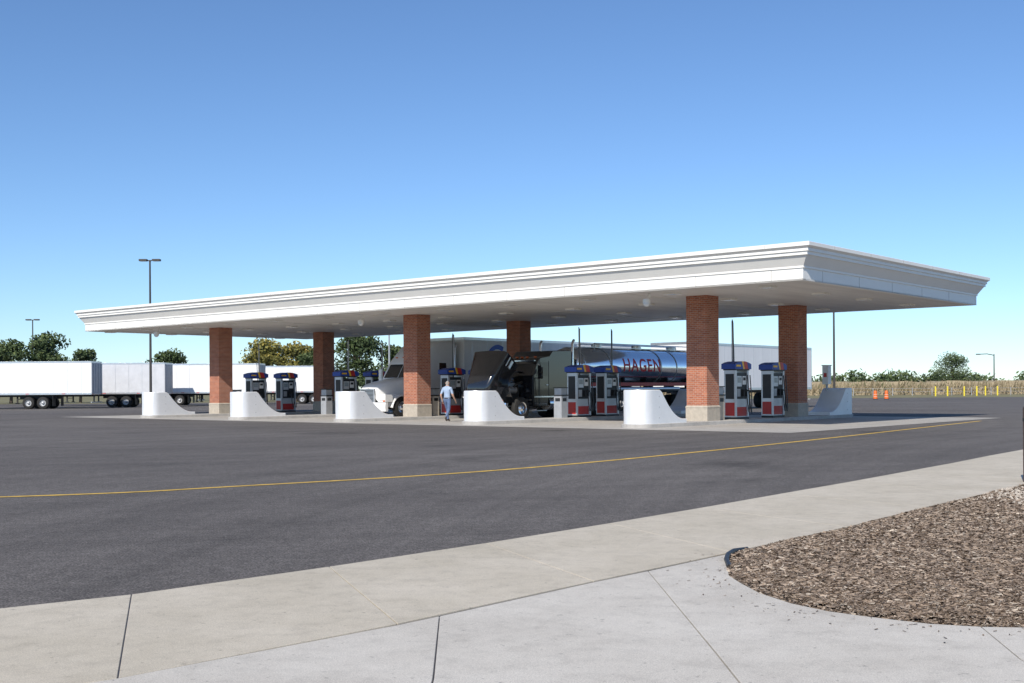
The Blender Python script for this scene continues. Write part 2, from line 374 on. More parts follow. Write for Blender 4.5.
can=G('fuel_station_canopy',0,0)
V0,V1,U0,U1=-3.9,13.25,-6.35,41.0
prof=[(0,5.15),(0,5.56),(.04,5.57),(.04,5.64),(.26,5.98),(.31,5.98),(.31,6.09),(.36,6.10),(.36,6.20),(.46,6.27),(.46,6.39),(.42,6.41)]
b=MB()
rg=[]
for o,z in prof: rg.append([(V0-o,U0-o,z),(V1+o,U0-o,z),(V1+o,U1+o,z),(V0-o,U1+o,z)])
b.rings(rg,M_white,cap=False)
o=.42; b.add([(V0-o,U0-o,6.41),(V1+o,U0-o,6.41),(V1+o,U1+o,6.41),(V0-o,U1+o,6.41)],[(0,1,2,3)],M_white)
b.build('fascia',can,smooth=False)
b=MB(); w=.22
b.box(V0,V0+w,U0,U1,5.146,5.2,M_white); b.box(V1-w,V1,U0,U1,5.146,5.2,M_white); b.box(V0+w,V1-w,U0,U0+w,5.146,5.2,M_white); b.box(V0+w,V1-w,U1-w,U1,5.146,5.2,M_white)
b.build('fascia_lip',can,smooth=False)
b=MB(); x=V0+w+.001; 
while x<V1-w-.1:
    x2=min(x+.42,V1-w-.001); b.box(x+.006,x2-.006,U0+w,U1-w,5.17,5.19,M_soffit); x+=.42
b.box(V0+w,V1-w,U0+w,U1-w,5.195,5.22,M_seam)
for t in (1.5,9.7,17.9,26,34.2):
    b.box(V0+w+.01,V1-w-.01,t-.05,t+.05,5.150,5.168,M_white)
b.build('soffit',can,smooth=False)
b=MB()
for t in [-4.2+i*4.08 for i in range(12)]:
    for s in (-2.4,1.9,6.0,10.6):
        b.box(s-.26,s+.26,t-.26,t+.26,5.10,5.169,M_white); b.box(s-.2,s+.2,t-.2,t+.2,5.094,5.10,M_lens)
b.build('canopy_light_fixtures',can,bevel=.01)
b=MB()
t=U0+1.2
while t<U1-.5:
    b.box(V0-.464,V0-.458,t-.006,t+.006,6.28,6.38,M_seam); b.box(V0-.005,V0-.001,t-.006,t+.006,5.16,5.55,M_seam); t+=3.05
s=V0+1.5
while s<V1-.5:
    b.box(s-.006,s+.006,U0-.464,U0-.458,6.28,6.38,M_seam); b.box(s-.006,s+.006,U0-.005,U0-.001,5.16,5.55,M_seam); s+=3.05
b.build('fascia_seams',can,smooth=False)
for t in (0,BAY,2*BAY):
    for s in (0,DV):
        b=MB(); h=.47
        b.box(s-h,s+h,t-h,t+h,.76,5.166,M_brick); b.box(s-h-.03,s+h+.03,t-h-.03,t+h+.03,.15,.68,M_stone)
        rg=[[(s-q,t-q,z),(s+q,t-q,z),(s+q,t+q,z),(s-q,t+q,z)] for q,z in((h+.04,.68),(h+.04,.72),(h+.003,.77))]
        b.rings(rg,M_stone,cap=False)
        b.build('brick_column',can,smooth=False)
for s,t in ((-2.9,.6),(-1.9,18.1),(-2.6,35)):
    b=MB(); b.cyl((s,t,5.16),(s,t,4.98),.04,.04,M_white,10); b.tube([(s,t,5.0),(s-.12,t,4.97),(s-.2,t,4.9)],.03,M_white); b.cyl((s-.2,t,4.92),(s-.2,t,4.78),.15,.16,M_white,16); b.sphere((s-.2,t,4.77),.145,M_lens,14)
    b.build('security_camera_dome',can)

# ------------------------------------------------------------------ islands
def guard(b,x0,dirx,t):
    W=.60; L=2.9; n=26; rg=[]
    for i in range(n):
        q=i/(n-1); x=L*(q**1.35) if q>0 else 0
        w=math.sqrt(max(0.0004,W*W-(W-x)**2)) if x<W else W
        if x<1.15: z=1.40
        else:
            k=min(1,(x-1.15)/1.6); z=.28+1.12*((1-k)**1.9)
        X=x0+dirx*x
        rg.append([(X,t-w,.0),(X,t-w,z-.03),(X,t-w+min(.03,w*.4),z),(X,t+w-min(.03,w*.4),z),(X,t+w,z-.03),(X,t+w,.0)])
    b.rings(rg,M_guard,closed=False,cap=True)
for k,t in enumerate(ISL):
    isl=G('fuel_island',0,t)
    b=MB(); n=10; W=.66; pts=[]
    for i in range(n+1):
        a=math.pi/2+math.pi*i/n; pts.append((-4.55+W*math.cos(a),W*math.sin(a)))
    for i in range(n+1):
        a=-math.pi/2+math.pi*i/n; pts.append((12.6+W*math.cos(a),W*math.sin(a)))
    m=len(pts); b.add([(x,y,0) for x,y in pts]+[(x,y,.15) for x,y in pts],[tuple(range(m,2*m))]+[(i,(i+1)%m,m+(i+1)%m,m+i) for i in range(m)],M_kerb)
    b.build('kerb_base',isl,bevel=.02)
    b=MB(); guard(b,-5.1,1,0); guard(b,13.2,-1,0)
    for x0,dr in((-5.1,1),(13.2,-1)):
        for zz in(.35,.75,1.15):
            for sy in(-1,1): b.cyl((x0+dr*1.0,sy*.598,zz),(x0+dr*1.0,sy*.612,zz),.018,.018,M_galv,6)
    ob=b.build('nose_guard',isl,angle=40); ob.location.z=.02
    b=MB(); 
    for s in ((3.0,5.6) if k%2 else (3.0,)):
        b.cyl((s,.35,.15),(s,.35,4.3),.045,.04,M_galv,10); b.tube([(s,.35,4.2),(s-.1,.3,4.35),(s-.3,.15,4.2),(s-.35,.1,3.2),(s-.3,.1,2.0)],.022,M_black,6)
    b.build('hose_mast',isl)
    s=1.1
    bin_=G('litter_bin',s,t)
    b=MB(); b.box(-.22,.22,-.22,.22,.15,1.15,M_stone if k%2==0 else M_galv); b.box(-.25,.25,-.25,.25,1.15,1.20,M_black)
    b.box(-.2,.2,-.2,.2,1.2,1.5,M_galv); b.box(-.226,-.221,-.14,.14,.9,1.05,M_black); b.box(-.14,.14,-.226,-.221,.9,1.05,M_black); b.box(-.24,.24,-.24,.24,1.5,1.54,M_black)
    b.build('bin_body',bin_,bevel=.015)

def dispenser(s,t,k):
    e=G('fuel_dispenser',s,t)
    b=MB()
    b.box(-.54,.54,-.28,.28,.15,.24,M_black)
    for sx in (-1,1):
        b.box(sx*.50-.06,sx*.50+.06,-.27,.27,.24,2.2,M_steel)
        b.box(*sorted((sx*.561,sx*.570)),-.22,.22,.30,.85,M_red)
        b.box(*sorted((sx*.561,sx*.570)),-.20,.20,1.0,2.05,M_black)
    b.box(-.438,.438,-.22,.22,.24,1.0,M_steel)
    b.box(-.438,.438,-.23,.23,1.0,2.1,M_black)
    for sy in (-1,1):
        b.box(-.42,.42,*sorted((sy*.221,sy*.23)),.28,.66,M_red)
        b.box(-.38,.02,*sorted((sy*.231,sy*.245)),1.52,1.96,M_steel)
        b.box(-.33,-.04,*sorted((sy*.246,sy*.252)),1.68,1.90,M_screen)
        b.box(.08,.38,*sorted((sy*.231,sy*.245)),1.60,1.96,M_paintw)
        b.box(.13,.33,*sorted((sy*.246,sy*.252)),1.78,1.90,M_black)
        b.box(-.36,-.10,*sorted((sy*.231,sy*.245)),1.10,1.42,M_galv)
        for nx in (.10,.30):
            b.box(nx-.05,nx+.05,*sorted((sy*.24,sy*.33)),1.12,1.40,M_black)
            b.tube([(nx,sy*.33,1.38),(nx,sy*.43,1.3),(nx,sy*.47,.8),(nx+.07,sy*.48,.45),(nx+.16,sy*.45,.42),(nx+.24,sy*.42,.9),(nx+.2,sy*.36,2.0)],.022,M_black,6)
    b.box(-.58,.58,-.30,.30,2.2,2.25,M_black)
    def arch(x): return 2.58-.12*(x/.7)**2
    def band(x0,x1,x0t,x1t,mt):
        b.prism([(x0,2.25),(x1,2.25),(x1t,arch(x1t)),((x0t+x1t)/2,arch((x0t+x1t)/2)),(x0t,arch(x0t))],-.33,.33,mt)
    band(-.68,.0,-.68,-.12,M_blue); band(.0,.12,-.12,.02,M_yel); band(.12,.42,.02,.32,M_red); band(.42,.68,.32,.68,M_blue)
    for sy in(-1,1):
        b.box(-.58,-.22,*sorted((sy*.331,sy*.337)),2.35,2.43,M_yel)
    b.build('cabinet',e,bevel=.012)
for i,t in enumerate(ISL):
    for k,s in enumerate((2.7,5.9) if i==0 else (2.5,4.75)): dispenser(s,t,k)
e=G('emergency_shutoff_box',12.0,.35)
b=MB(); b.cyl((0,0,.15),(0,0,1.6),.06,.06,M_galv); b.box(-.17,.17,-.15,.15,1.6,2.5,M_white); b.box(-.175,-.171,-.08,.08,1.95,2.15,M_red); b.box(-.2,.2,-.18,.18,2.5,2.54,M_white)
b.build('box',e,bevel=.01)

# ------------------------------------------------------------------ vehicles
def wheel(b,x,y,r=.52,w=.28,side=-1,dual=False,rim=None):
    rim=rim or M_alu
    ww=w*2.15 if dual else w
    pr=[(r*.55,-ww/2),(r*.80,-ww/2),(r*.96,-ww/2+.03),(r,-ww/2+.07),(r,ww/2-.07),(r*.96,ww/2-.03),(r*.80,ww/2),(r*.55,ww/2)]
    b.revy(pr,(x,y,r),M_rubber)
    k=side; d=(.10 if dual else .03)
    b.revy([(r*.56,k*ww/2),(r*.52,k*(ww/2-.02)),(r*.46,k*(ww/2-d)),(r*.24,k*(ww/2-d-.02)),(r*.22,k*(ww/2-.01)),(r*.13,k*(ww/2+.02)),(.001,k*(ww/2+.03))],(x,y,r),rim)
    b.revy([(r*.56,-k*(ww/2-.05)),(.01,-k*(ww/2-.05))],(x,y,r),M_frame)
def hoodparts(b,paint):
    rg=[]
    for x,hw,zb,zt,rr in ((.06,.52,.95,1.42,.12),(.14,.62,.80,1.55,.16),(.4,.70,.80,1.68,.2),(1.0,.80,.85,1.80,.22),(1.6,.93,.9,1.90,.22),(2.05,1.02,.95,1.96,.22)):
        r=[(x,-hw,zb),(x,-hw,(zb+zt)/2),(x,-hw+.01,zt-rr)]
        for a in (22,45,68): r.append((x,-hw+rr-rr*math.cos(R(a)),zt-rr+rr*math.sin(R(a))))
        r+= [(x,-hw+rr,zt),(x,0,zt+.04),(x,hw-rr,zt)]
        for a in (68,45,22): r.append((x,hw-rr+rr*math.cos(R(a)),zt-rr+rr*math.sin(R(a))))
        r+= [(x,hw-.01,zt-rr),(x,hw,(zb+zt)/2),(x,hw,zb)]
        rg.append(r)
    b.rings(rg,paint,cap=False,closed=False)
    b.rings([[(p[0],p[1]*.95,p[2]-.03) for p in r] for r in rg],M_frame,cap=False,closed=False)
    b.box(-.02,.10,-.50,.50,.78,1.44,M_alu)
    for i in range(9): b.box(-.035,-.021,-.44,.44,.83+i*.066,.865+i*.066,M_black)
    for sy in(-1,1):
        ax=1.25
        n=12; rg2=[]
        for i in range(n+1):
            a=R(8+ i*(164)/n); c,s_=math.cos(a),math.sin(a); ro=.66
            x=ax-ro*c*1.05; z=.52+ro*s_
            rg2.append([(x,sy*.70,z),(x,sy*1.17,z-.02),(x,sy*1.20,z-.10),(x,sy*1.16,z-.10),(x,sy*.70,z-.05)])
        b.rings(rg2,paint)
        b.box(.12,.62,*sorted((sy*.66,sy*1.14)),.80,1.16,paint)
        b.box(.085,.125,*sorted((sy*.72,sy*1.10)),.88,1.10,M_lens)
        b.box(.08,.12,*sorted((sy*1.00,sy*1.12)),.82,.875,M_orange)
        b.box(1.5,2.0,*sorted((sy*.99,sy*1.02)),1.55,1.60,M_alu)
        b.box(1.55,1.95,*sorted((sy*.965,sy*1.03)),1.28,1.42,M_alu)
def tractor(parent,paint,open_hood=False,high=True):
    b=MB()
    for sy in(-1,1): b.box(.4,7.3,*sorted((sy*.38,sy*.47)),.78,1.02,M_frame)
    for x in (1.25,5.6,6.9): b.cyl((x,-.9,.52),(x,.9,.52),.09,.09,M_frame)
    for x in (5.6,6.9): b.sphere((x,0,.54),.26,M_frame)
    for sy in(-1,1):
        wheel(b,1.25,sy*1.03,side=sy,rim=M_chrome); 
        for x in(5.6,6.9): wheel(b,x,sy*.92,side=sy,dual=True)
    rg=[]
    for y in (-1.18,-.95,-.5,0,.5,.95,1.18):
        xo=-.12+.22*(abs(y)/1.18)**2.5
        rg.append([(xo,y,.34),(xo-.03,y,.55),(xo,y,.78),(xo+.16,y,.78),(xo+.16,y,.34)])
    b.rings(rg,M_chrome if not high else paint)
    for sy in(-1,1): b.cyl((-.11,sy*.62,.55),(-.09,sy*.62,.55),.07,.07,M_lens)
    if high: pr=[(2.0,.95),(2.02,1.94),(2.5,2.72),(2.75,3.0),(3.4,3.60),(4.0,3.84),(5.05,3.92),(5.05,.95),(3.15,.95),(3.1,.62),(2.1,.62)]
    else: pr=[(2.0,.95),(2.02,1.94),(2.42,2.70),(2.6,2.82),(3.25,2.90),(3.5,3.15),(4.9,3.2),(4.95,.95),(3.15,.95),(3.1,.62),(2.1,.62)]
    def sec(y,dx,dz): 
        cx,cz=3.5,2.0
        return [(cx+(x-cx)*dx,y,cz+(z-cz)*dz if z>1.2 else z) for x,z in pr]
    b.rings([sec(-1.12,.985,.975),sec(-1.06,1,1),sec(1.06,1,1),sec(1.12,.985,.975)],paint)
    y=1.127
    for sy in(-1,1):
        def panel(P,mt,off=0.0):
            a=sy*(y+off); c=sy*(y-.01)
            b.prism(P,min(a,c),max(a,c),mt)
        panel([(2.30,1.98),(2.62,2.60),(3.12,2.60),(3.12,1.98)],M_glass,.006)
        if high: panel([(3.9,2.3),(3.9,2.75),(4.4,2.75),(4.4,2.3)],M_glass,.006)
        for P in ([(2.10,.75),(2.12,1.9),(2.145,1.9),(2.125,.75)],[(3.18,.75),(3.18,2.66),(3.205,2.66),(3.205,.75)],[(4.93,1.0),(4.93,3.0),(4.95,3.0),(4.95,1.0)]): panel(P,M_black,.003)
        panel([(3.0,1.55),(3.0,1.6),(3.12,1.6),(3.12,1.55)],M_alu,.03)
        if not high: panel([(2.14,1.0),(2.14,1.06),(4.9,1.06),(4.9,1.0)],M_chrome,.012)
        b.box(2.16,2.28,*sorted((sy*1.32,sy*1.52)),1.85,2.45,paint); b.box(2.281,2.287,*sorted((sy*1.34,sy*1.5)),1.9,2.4,M_glass)
        b.tube([(2.35,sy*1.1,2.5),(2.22,sy*1.3,2.52),(2.22,sy*1.42,2.4)],.02,M_alu,6); b.tube([(2.35,sy*1.1,1.9),(2.22,sy*1.3,1.85),(2.22,sy*1.4,1.9)],.02,M_alu,6)
        b.cyl((3.25,sy*.86,.72),(4.75,sy*.86,.72),.31,.31,M_chrome,24)
        for x in(3.55,4.4): b.cyl((x,sy*.86,.72),(x+.05,sy*.86,.72),.318,.318,M_black,24)
        for z in(.42,.72): b.box(2.15,3.05,*sorted((sy*.75,sy*1.12)),z-.04,z,M_alu)
        b.cyl((5.18,sy*.98,1.0),(5.18,sy*.98,2.3),.10,.10,M_alu,14); b.tube([(5.18,sy*.98,2.3),(5.18,sy*.98,3.5),(5.22,sy*.98,3.62),(5.30,sy*.98,3.7)],.065,M_chrome,12)
        b.box(7.30,7.33,*sorted((sy*.62,sy*1.2)),.3,1.0,M_black)
    P0=Vector((2.02,0,1.94)); 
    d=Vector((pr[2][0]-pr[1][0],0,pr[2][1]-pr[1][1])); nrm=Vector((-d.z,0,d.x)).normalized()
    for y0,y1 in((-1.0,-.02),(.02,1.0)):
        q=[P0+d*.07,P0+d*.93]; vs=[]
        for off in(.012,-.02):
            for p,yy in((q[0],y0),(q[0],y1),(q[1],y1*.94),(q[1],y0*.94)): vs.append((p.x+nrm.x*off,yy,p.z+nrm.z*off))
        b.add(vs,[(0,1,2,3),(0,1,5,4),(1,2,6,5),(2,3,7,6),(3,0,4,7)],M_glass)
    zt=pr[3][1]
    b.box(pr[2][0]-.16,pr[2][0]+.05,-1.03,1.03,pr[2][1]-.04,pr[2][1]+.0,paint if high else M_chrome)
    for yy in(-.8,-.3,0,.3,.8): b.box(pr[3][0]-.02,pr[3][0]+.08,yy-.05,yy+.05,zt+.01,zt+.06,M_orange)
    b.box(5.7,6.7,-.5,.5,1.04,1.14,M_frame)
    b.box(.35,1.95,-.38,.38,.75,1.5,M_frame); b.cyl((1.0,-.42,1.35),(1.6,-.42,1.35),.16,.16,M_alu); b.box(.22,.32,-.5,.5,.8,1.55,M_black)
    b.cyl((.9,.3,1.55),(1.9,.3,1.62),.15,.15,M_galv); b.tube([(1.4,-.4,1.4),(1.5,-.6,1.6),(1.9,-.6,1.7)],.06,M_black)
    b.box(.6,1.9,-.2,.2,1.5,1.66,M_alu)
    b.build('cab_and_chassis',parent,bevel=.018)
    b=MB()
    if open_hood:
        b.M=Matrix.Translation((0.0,0,.72))@Matrix.Rotation(R(-50),4,'Y')@Matrix.Translation((0.0,0,-.72))
    hoodparts(b,paint)
    b.build('hood',parent,bevel=.008,angle=50)
def tandem(b,xs):
    for x in xs:
        b.cyl((x,-.95,.52),(x,.95,.52),.07,.07,M_frame)
        for sy in(-1,1): wheel(b,x,sy*.95,side=sy,dual=True,rim=M_galv)
def landing(b,x,zt):
    for sy in(-1,1):
        b.box(x-.06,x+.06,*sorted((sy*.75,sy*.87)),.45,zt,M_frame); b.box(x-.14,x+.14,*sorted((sy*.7,sy*.92)),.38,.45,M_frame)
    b.cyl((x,-.8,.8),(x,.8,.8),.03,.03,M_frame)
def box_trailer(parent,L=16.1,skin=None,tand=None):
    skin=skin or M_trl
    b=MB(); z0,z1=1.22,4.11
    b.box(.0,L-.02,-1.28,1.28,z0+.12,z1-.06,skin)
    b.box(-.02,L,-1.295,1.295,z1-.14,z1,M_alu); b.box(-.02,L,-1.295,1.295,z0,z0+.16,M_alu)
    b.box(L-.02,L+.03,-1.28,1.28,z0+.05,z1-.14,M_door)
    b.box(L+.03,L+.034,-.015,.015,z0+.1,z1-.2,M_black)
    for y in(-.9,-.35,.35,.9): b.cyl((L+.055,y,z0+.1),(L+.055,y,z1-.2),.018,.018,M_galv,6)
    x=.6
    while x<L-.3:
        for sy in(-1,1): b.box(x-.012,x+.012,*sorted((sy*1.281,sy*1.2875)),z0+.16,z1-.14,M_alu)
        x+=1.22
    for k in range(5):
        if 1.3+k*(L-2)/4.5<L:
            for sy in(-1,1): b.box(1+k*(L-2)/4.5,1.3+k*(L-2)/4.5,*sorted((sy*1.296,sy*1.30)),z0+.05,z0+.10,M_amber)
    for sy in(-1,1): b.box(.5,L-.3,*sorted((sy*.4,sy*.5)),z0-.18,z0,M_frame)
    xs=tand or (L-3.2,L-1.95)
    b.box(xs[0]-1,xs[1]+1,-.55,.55,.85,z0-.02,M_frame)
    tandem(b,xs); landing(b,2.4,z0)
    for sy in(-1,1):
        b.box(xs[1]+.85,xs[1]+.88,*sorted((sy*.62,sy*1.2)),.25,z0,M_black)
        b.box(L-.1,L,*sorted((sy*.5,sy*.6)),.55,z0,M_frame); b.box(L+.0,L+.04,*sorted((sy*.95,sy*1.15)),z0+.03,z0+.1,M_amber)
    b.box(L-.1,L+.0,-1.2,1.2,.5,.6,M_galv)
    for x in (3.6,5,6.5): b.box(x,x+.08,-1.2,1.2,z0-.1,z0-.01,M_frame)
    b.build('trailer_body',parent,bevel=.012)
SC=1.06
def offs(parent,x): 
    return empty('trailer_mount',(x,0,0),0,1,parent)
tk=G('tanker_truck',.15,12.0,sc=SC)
tractor(tk,M_paintd,True,False)
b=MB(); L0,L1=5.55,18.3; zc,r=2.47,.93
pf=[(.001,L0),(.35,L0+.03),(.7,L0+.12),(.88,L0+.26),(r,L0+.42)]
n=64
def ringx(x,rr): return [(x,rr*math.cos(2*math.pi*k/n)*1.12,zc+rr*math.sin(2*math.pi*k/n)) for k in range(n)]
rg=[ringx(x,q) for q,x in pf]+[ringx(x,r) for x in (8,10,12,14,16)]+[ringx(L1-(x-L0),q) for q,x in pf[::-1]]
b.rings(rg,M_chrome,cap=False)
for x in (6.1,8.2,12.7,14.2,16.2,17.8):
    b.rings([ringx(x-.03,r+.012),ringx(x-.03,r+.03),ringx(x+.03,r+.03),ringx(x+.03,r+.012)],M_alu,cap=False)
b.box(7.0,17.2,-.28,.28,zc+r+.02,zc+r+.05,M_alu)
for x in (8.4,11.9,15.2): b.cyl((x,0,zc+r),(x,0,zc+r+.2),.26,.26,M_alu,20); b.cyl((x,0,zc+r+.2),(x,0,zc+r+.26),.2,.12,M_alu,16)
for sy in(-1,1): b.tube([(7.6,sy*.45,zc+r-.08),(7.7,sy*.45,zc+r+.22),(16.4,sy*.45,zc+r+.22),(16.5,sy*.45,zc+r-.08)],.03,M_alu)
for dx in (0,.4): b.tube([(16.9+dx,-1.12,.9),(16.9+dx,-1.14,zc),(16.9+dx,-.85,zc+.75),(16.9+dx,-.5,zc+r+.1)],.02,M_alu,6)
for z in (1.1,1.4,1.7,2.0,2.3,2.6): b.cyl((16.9,-1.14,z),(17.3,-1.14,z),.015,.015,M_alu,6)
for sy in(-1,1):
    b.box(5.9,18.1,*sorted((sy*.38,sy*.5)),1.15,1.42,M_frame)
    b.box(6.6,17.9,*sorted((sy*.97,sy*1.05)),1.50,1.68,M_red)
    b.cyl((8.5,sy*1.0,1.35),(14.4,sy*1.0,1.35),.10,.10,M_alu,14)
    for x in (8,10,12,14,16): b.box(x-.05,x+.05,*sorted((sy*.4,sy*.95)),1.25,1.65,M_frame)
    rg=[]
    for i in range(15):
        a=R(10+i*160/14)
        X=16.0-1.35*math.cos(a); Z=.62+.62*min(1,1.5*math.sin(a))
        rg.append([(X,sy*.6,Z),(X,sy*1.24,Z),(X,sy*1.24,Z-.04),(X,sy*.6,Z-.04)])
    b.rings(rg,M_alu)
    b.box(17.45,17.48,*sorted((sy*.62,sy*1.2)),.3,1.1,M_black)
b.box(9.5,12.2,-1.1,-.7,.75,1.2,M_alu); b.box(9.9,11.8,.7,1.1,.75,1.2,M_black)
tandem(b,(15.35,16.65)); landing(b,8.1,1.3)
b.box(18.05,18.2,-1.2,1.2,.55,.75,M_alu); b.box(18.2,18.22,-1.1,-.8,.85,1.0,M_amber); b.box(18.2,18.22,.8,1.1,.85,1.0,M_amber)
b.build('tank_trailer',tk,angle=30)
text('HAGEN',.92,9.25,zc-.22,lambda z: r*1.12*math.sqrt(max(0,1-((z-zc)/r)**2)),M_letter,tk,off=.012,space=1.15)
wt=G('semi_truck',.3,20.3,sc=SC)
tractor(wt,M_paintw,False,True)
m_=offs(wt,5.6)
box_trailer(m_,16.1,M_trl)
text('C',1.9,1.45,2.42,lambda z:1.283,M_letb,m_,shear=.3,off=.02)
b=MB(); b.rings([[(2.2+.1*i,-1.300,3.0+.16*math.sin(i*.45)-.07),(2.2+.1*i,-1.300,3.0+.16*math.sin(i*.45)+.07),(2.2+.1*i,-1.292,3.0+.16*math.sin(i*.45)+.07),(2.2+.1*i,-1.292,3.0+.16*math.sin(i*.45)-.07)] for i in range(16)],M_amber); b.build('logo_swoosh',m_)
st2=G('box_trailer',21.5,15.5,sc=SC); box_trailer(st2,16.1,M_trl)
for (x,y,L,skin,td,rz) in ((-36.3,101,16.1,M_trl,(10.6,11.85),0),(-32.0,107.5,16.1,M_trlg,(11.2,12.5),.01),(-24.4,113,8.6,M_trl,None,0),(-32.2,120,16.1,M_trl,None,-.01),(-19.5,126,9,M_trl,None,0)):
    e=empty('box_trailer',(x-L,y,0),rz,1); box_trailer(e,L,skin,td)

# ------------------------------------------------------------------ poles
def light_pole(x,y,h,two=True,m=M_pole):
    b=MB(); b.cyl((x,y,0),(x,y,.75),.3,.3,M_kerb,16); b.cyl((x,y,.75),(x,y,h),.11,.07,m,10)
    b.box(x-.12,x+.12,y-.05,y+.05,h-.05,h+.05,m)
    for sx in ((-1,1) if two else (-1,)):
        b.tube([(x,y,h),(x+sx*.25,y,h+.02)],.04,m,6)
        b.box(*sorted((x+sx*.22,x+sx*.85)),y-.22,y+.22,h-.04,h+.12,m); b.box(*sorted((x+sx*.3,x+sx*.78)),y-.16,y+.16,h-.055,h-.041,M_lens)
    b.build('street_lamp',bevel=.01)
light_pole(-29.4,94,12.1); light_pole(-62.2,150,10.8); light_pole(-12.2,115,9.4,m=M_galv); light_pole(27.9,100,9.3)
b=MB(); x,y=83.5,200; b.cyl((x,y,0),(x,y,6.9),.13,.09,M_pole,8); b.tube([(x,y,6.7),(x-1.2,y,6.95),(x-2.6,y,6.9)],.07,M_pole,6); b.box(x-3.1,x-2.4,y-.15,y+.15,6.8,6.98,M_pole); b.build('street_lamp')

for x,y in((41.2,131),(42.3,130.5)):
    b=MB(); c=[(.28,0),(.28,.08),(.24,.1),(.24,.3),(.22,.32),(.22,.55),(.2,.57),(.2,.8),(.17,.95),(.08,1.0)]
    for i in range(len(c)-1):
        b.cyl((x,y,c[i][1]),(x,y,c[i+1][1]),c[i][0],c[i+1][0],M_black if i==0 else (M_white if i in(3,5) else M_orange),14,cap=(i==len(c)-2))
    b.build('traffic_barrel')
for x,y in((60.5,165),(62.6,166),(64.6,165),(66.8,166),(70.5,172),(72.3,172)):
    b=MB(); b.cyl((x,y,0),(x,y,1.3),.11,.11,M_gateY,12); b.sphere((x,y,1.3),.11,M_gateY,12); b.build('yellow_bollard')
b=MB(); 
for i in range(26):
    x=52+i*3; b.cyl((x,176,0),(x,176,1.2),.05,.05,M_galv,6)
b.cyl((52,176,1.1),(127,176,1.1),.02,.02,M_galv,5); b.cyl((52,176,.6),(127,176,.6),.02,.02,M_galv,5); b.build('wire_fence')

# ------------------------------------------------------------------ corn field
C1=mat('corn_tan',(.35,.28,.17),.9,var=.3,scale=.4); C2=mat('corn_brown',(.26,.20,.115),.9,var=.3,scale=.4); C3=mat('corn_green',(.16,.165,.075),.9,var=.3,scale=.4)
b=MB(); b.leafy=True
nx,ny=160,24
vs=[]; 
for j in range(ny):
    for i in range(nx):
        x=22+i*2.4; y=193+j*5; vs.append((x,y,2.2+random.uniform(-.2,.2) if j>0 else 0.0))
b.add(vs,[(j*nx+i,j*nx+i+1,(j+1)*nx+i+1,(j+1)*nx+i) for j in range(ny-1) for i in range(nx-1)],C1)
for i in range(20000):
    x=random.uniform(22,260); y=191+abs(random.gauss(0,1))*8; h=random.uniform(1.9,2.8)
    z0=random.uniform(0,h-.7); z1=min(h,z0+random.uniform(.5,1.2)); dx=random.uniform(-.5,.5); w=random.uniform(.05,.12)
    r=random.random(); b.add([(x-w,y,z0),(x+w,y+.1,z0),(x+dx,y+random.uniform(-.2,.2),z1)],[(0,1,2)],C1 if r<.5 else C2 if r<.85 else C3)
b.build('corn_field',smooth=False)

# ------------------------------------------------------------------ trees
def leafmat(n,c): return mat(n,c,.7,var=.35,scale=.6)
LM={'g':[leafmat('leaf_shaded',(.035,.055,.02)),leafmat('leaf_mid',(.06,.09,.028)),leafmat('leaf_sunlit',(.10,.13,.04))],
    'y':[leafmat('leaf_olive_shaded',(.10,.10,.025)),leafmat('leaf_yellowgreen',(.20,.18,.04)),leafmat('leaf_yellow_sunlit',(.32,.25,.05))]}
def add_tree(b,x,y,h,w,kind,nl=4600,ls=.23,trunk=True):
    th=h*.28
    if trunk:
        b.tube([(x,y,0),(x+.1,y,th),(x-.1,y+.1,h*.6),(x,y,h*.85)],[.26*h/9,.19*h/9,.11*h/9,.03],M_bark,8)
    cl=[]
    nc=34
    for i in range(nc):
        a=random.random()*6.28; q=math.sqrt(random.random()); zz=random.uniform(.22,.93)
        env=max(.25,math.sin(min(1,max(.0,(zz-.08)/.92))**.85*math.pi))**.6
        rx=w/2*q*env*.8
        c=Vector((x+rx*math.cos(a),y+rx*math.sin(a),h*zz)); cl.append((c,random.uniform(.13,.22)*w))
        if trunk and i<12: b.tube([(x,y,th+(c.z-th)*.4*random.uniform(.6,1)),tuple((Vector((x,y,c.z))+c)/2),tuple(c)],[.09*h/9,.05*h/9,.02],M_bark,5)
    for c,r in cl:
        for k in range(nl//nc):
            d=Vector((random.gauss(0,1),random.gauss(0,1),random.gauss(0,.8))); d=d.normalized()*(random.random()**.4)*r*1.25
            d.z*=.75
            p=c+d; 
            if p.z<h*.15: continue
            u=Vector((random.uniform(-1,1),random.uniform(-1,1),random.uniform(-1,1))).normalized(); v=u.orthogonal().normalized(); s=ls*random.uniform(.6,1.3)
            lit=d.z/r+random.uniform(-.5,.5); mt=LM[kind][2 if lit>.55 else 1 if lit>-.2 else 0]  # light painted into leaf colour: sunlit clump tops, shaded undersides, with random scatter
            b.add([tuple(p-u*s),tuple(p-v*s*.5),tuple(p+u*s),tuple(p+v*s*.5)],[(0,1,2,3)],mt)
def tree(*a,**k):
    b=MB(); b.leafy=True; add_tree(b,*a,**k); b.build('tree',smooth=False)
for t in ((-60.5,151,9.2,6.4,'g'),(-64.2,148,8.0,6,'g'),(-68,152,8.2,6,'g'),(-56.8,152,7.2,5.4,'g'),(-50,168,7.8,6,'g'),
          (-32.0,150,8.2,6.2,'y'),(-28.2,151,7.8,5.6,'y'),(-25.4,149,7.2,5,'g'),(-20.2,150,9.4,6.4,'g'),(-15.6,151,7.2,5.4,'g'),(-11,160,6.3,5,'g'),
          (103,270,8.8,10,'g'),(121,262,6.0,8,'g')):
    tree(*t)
b=MB(); b.leafy=True
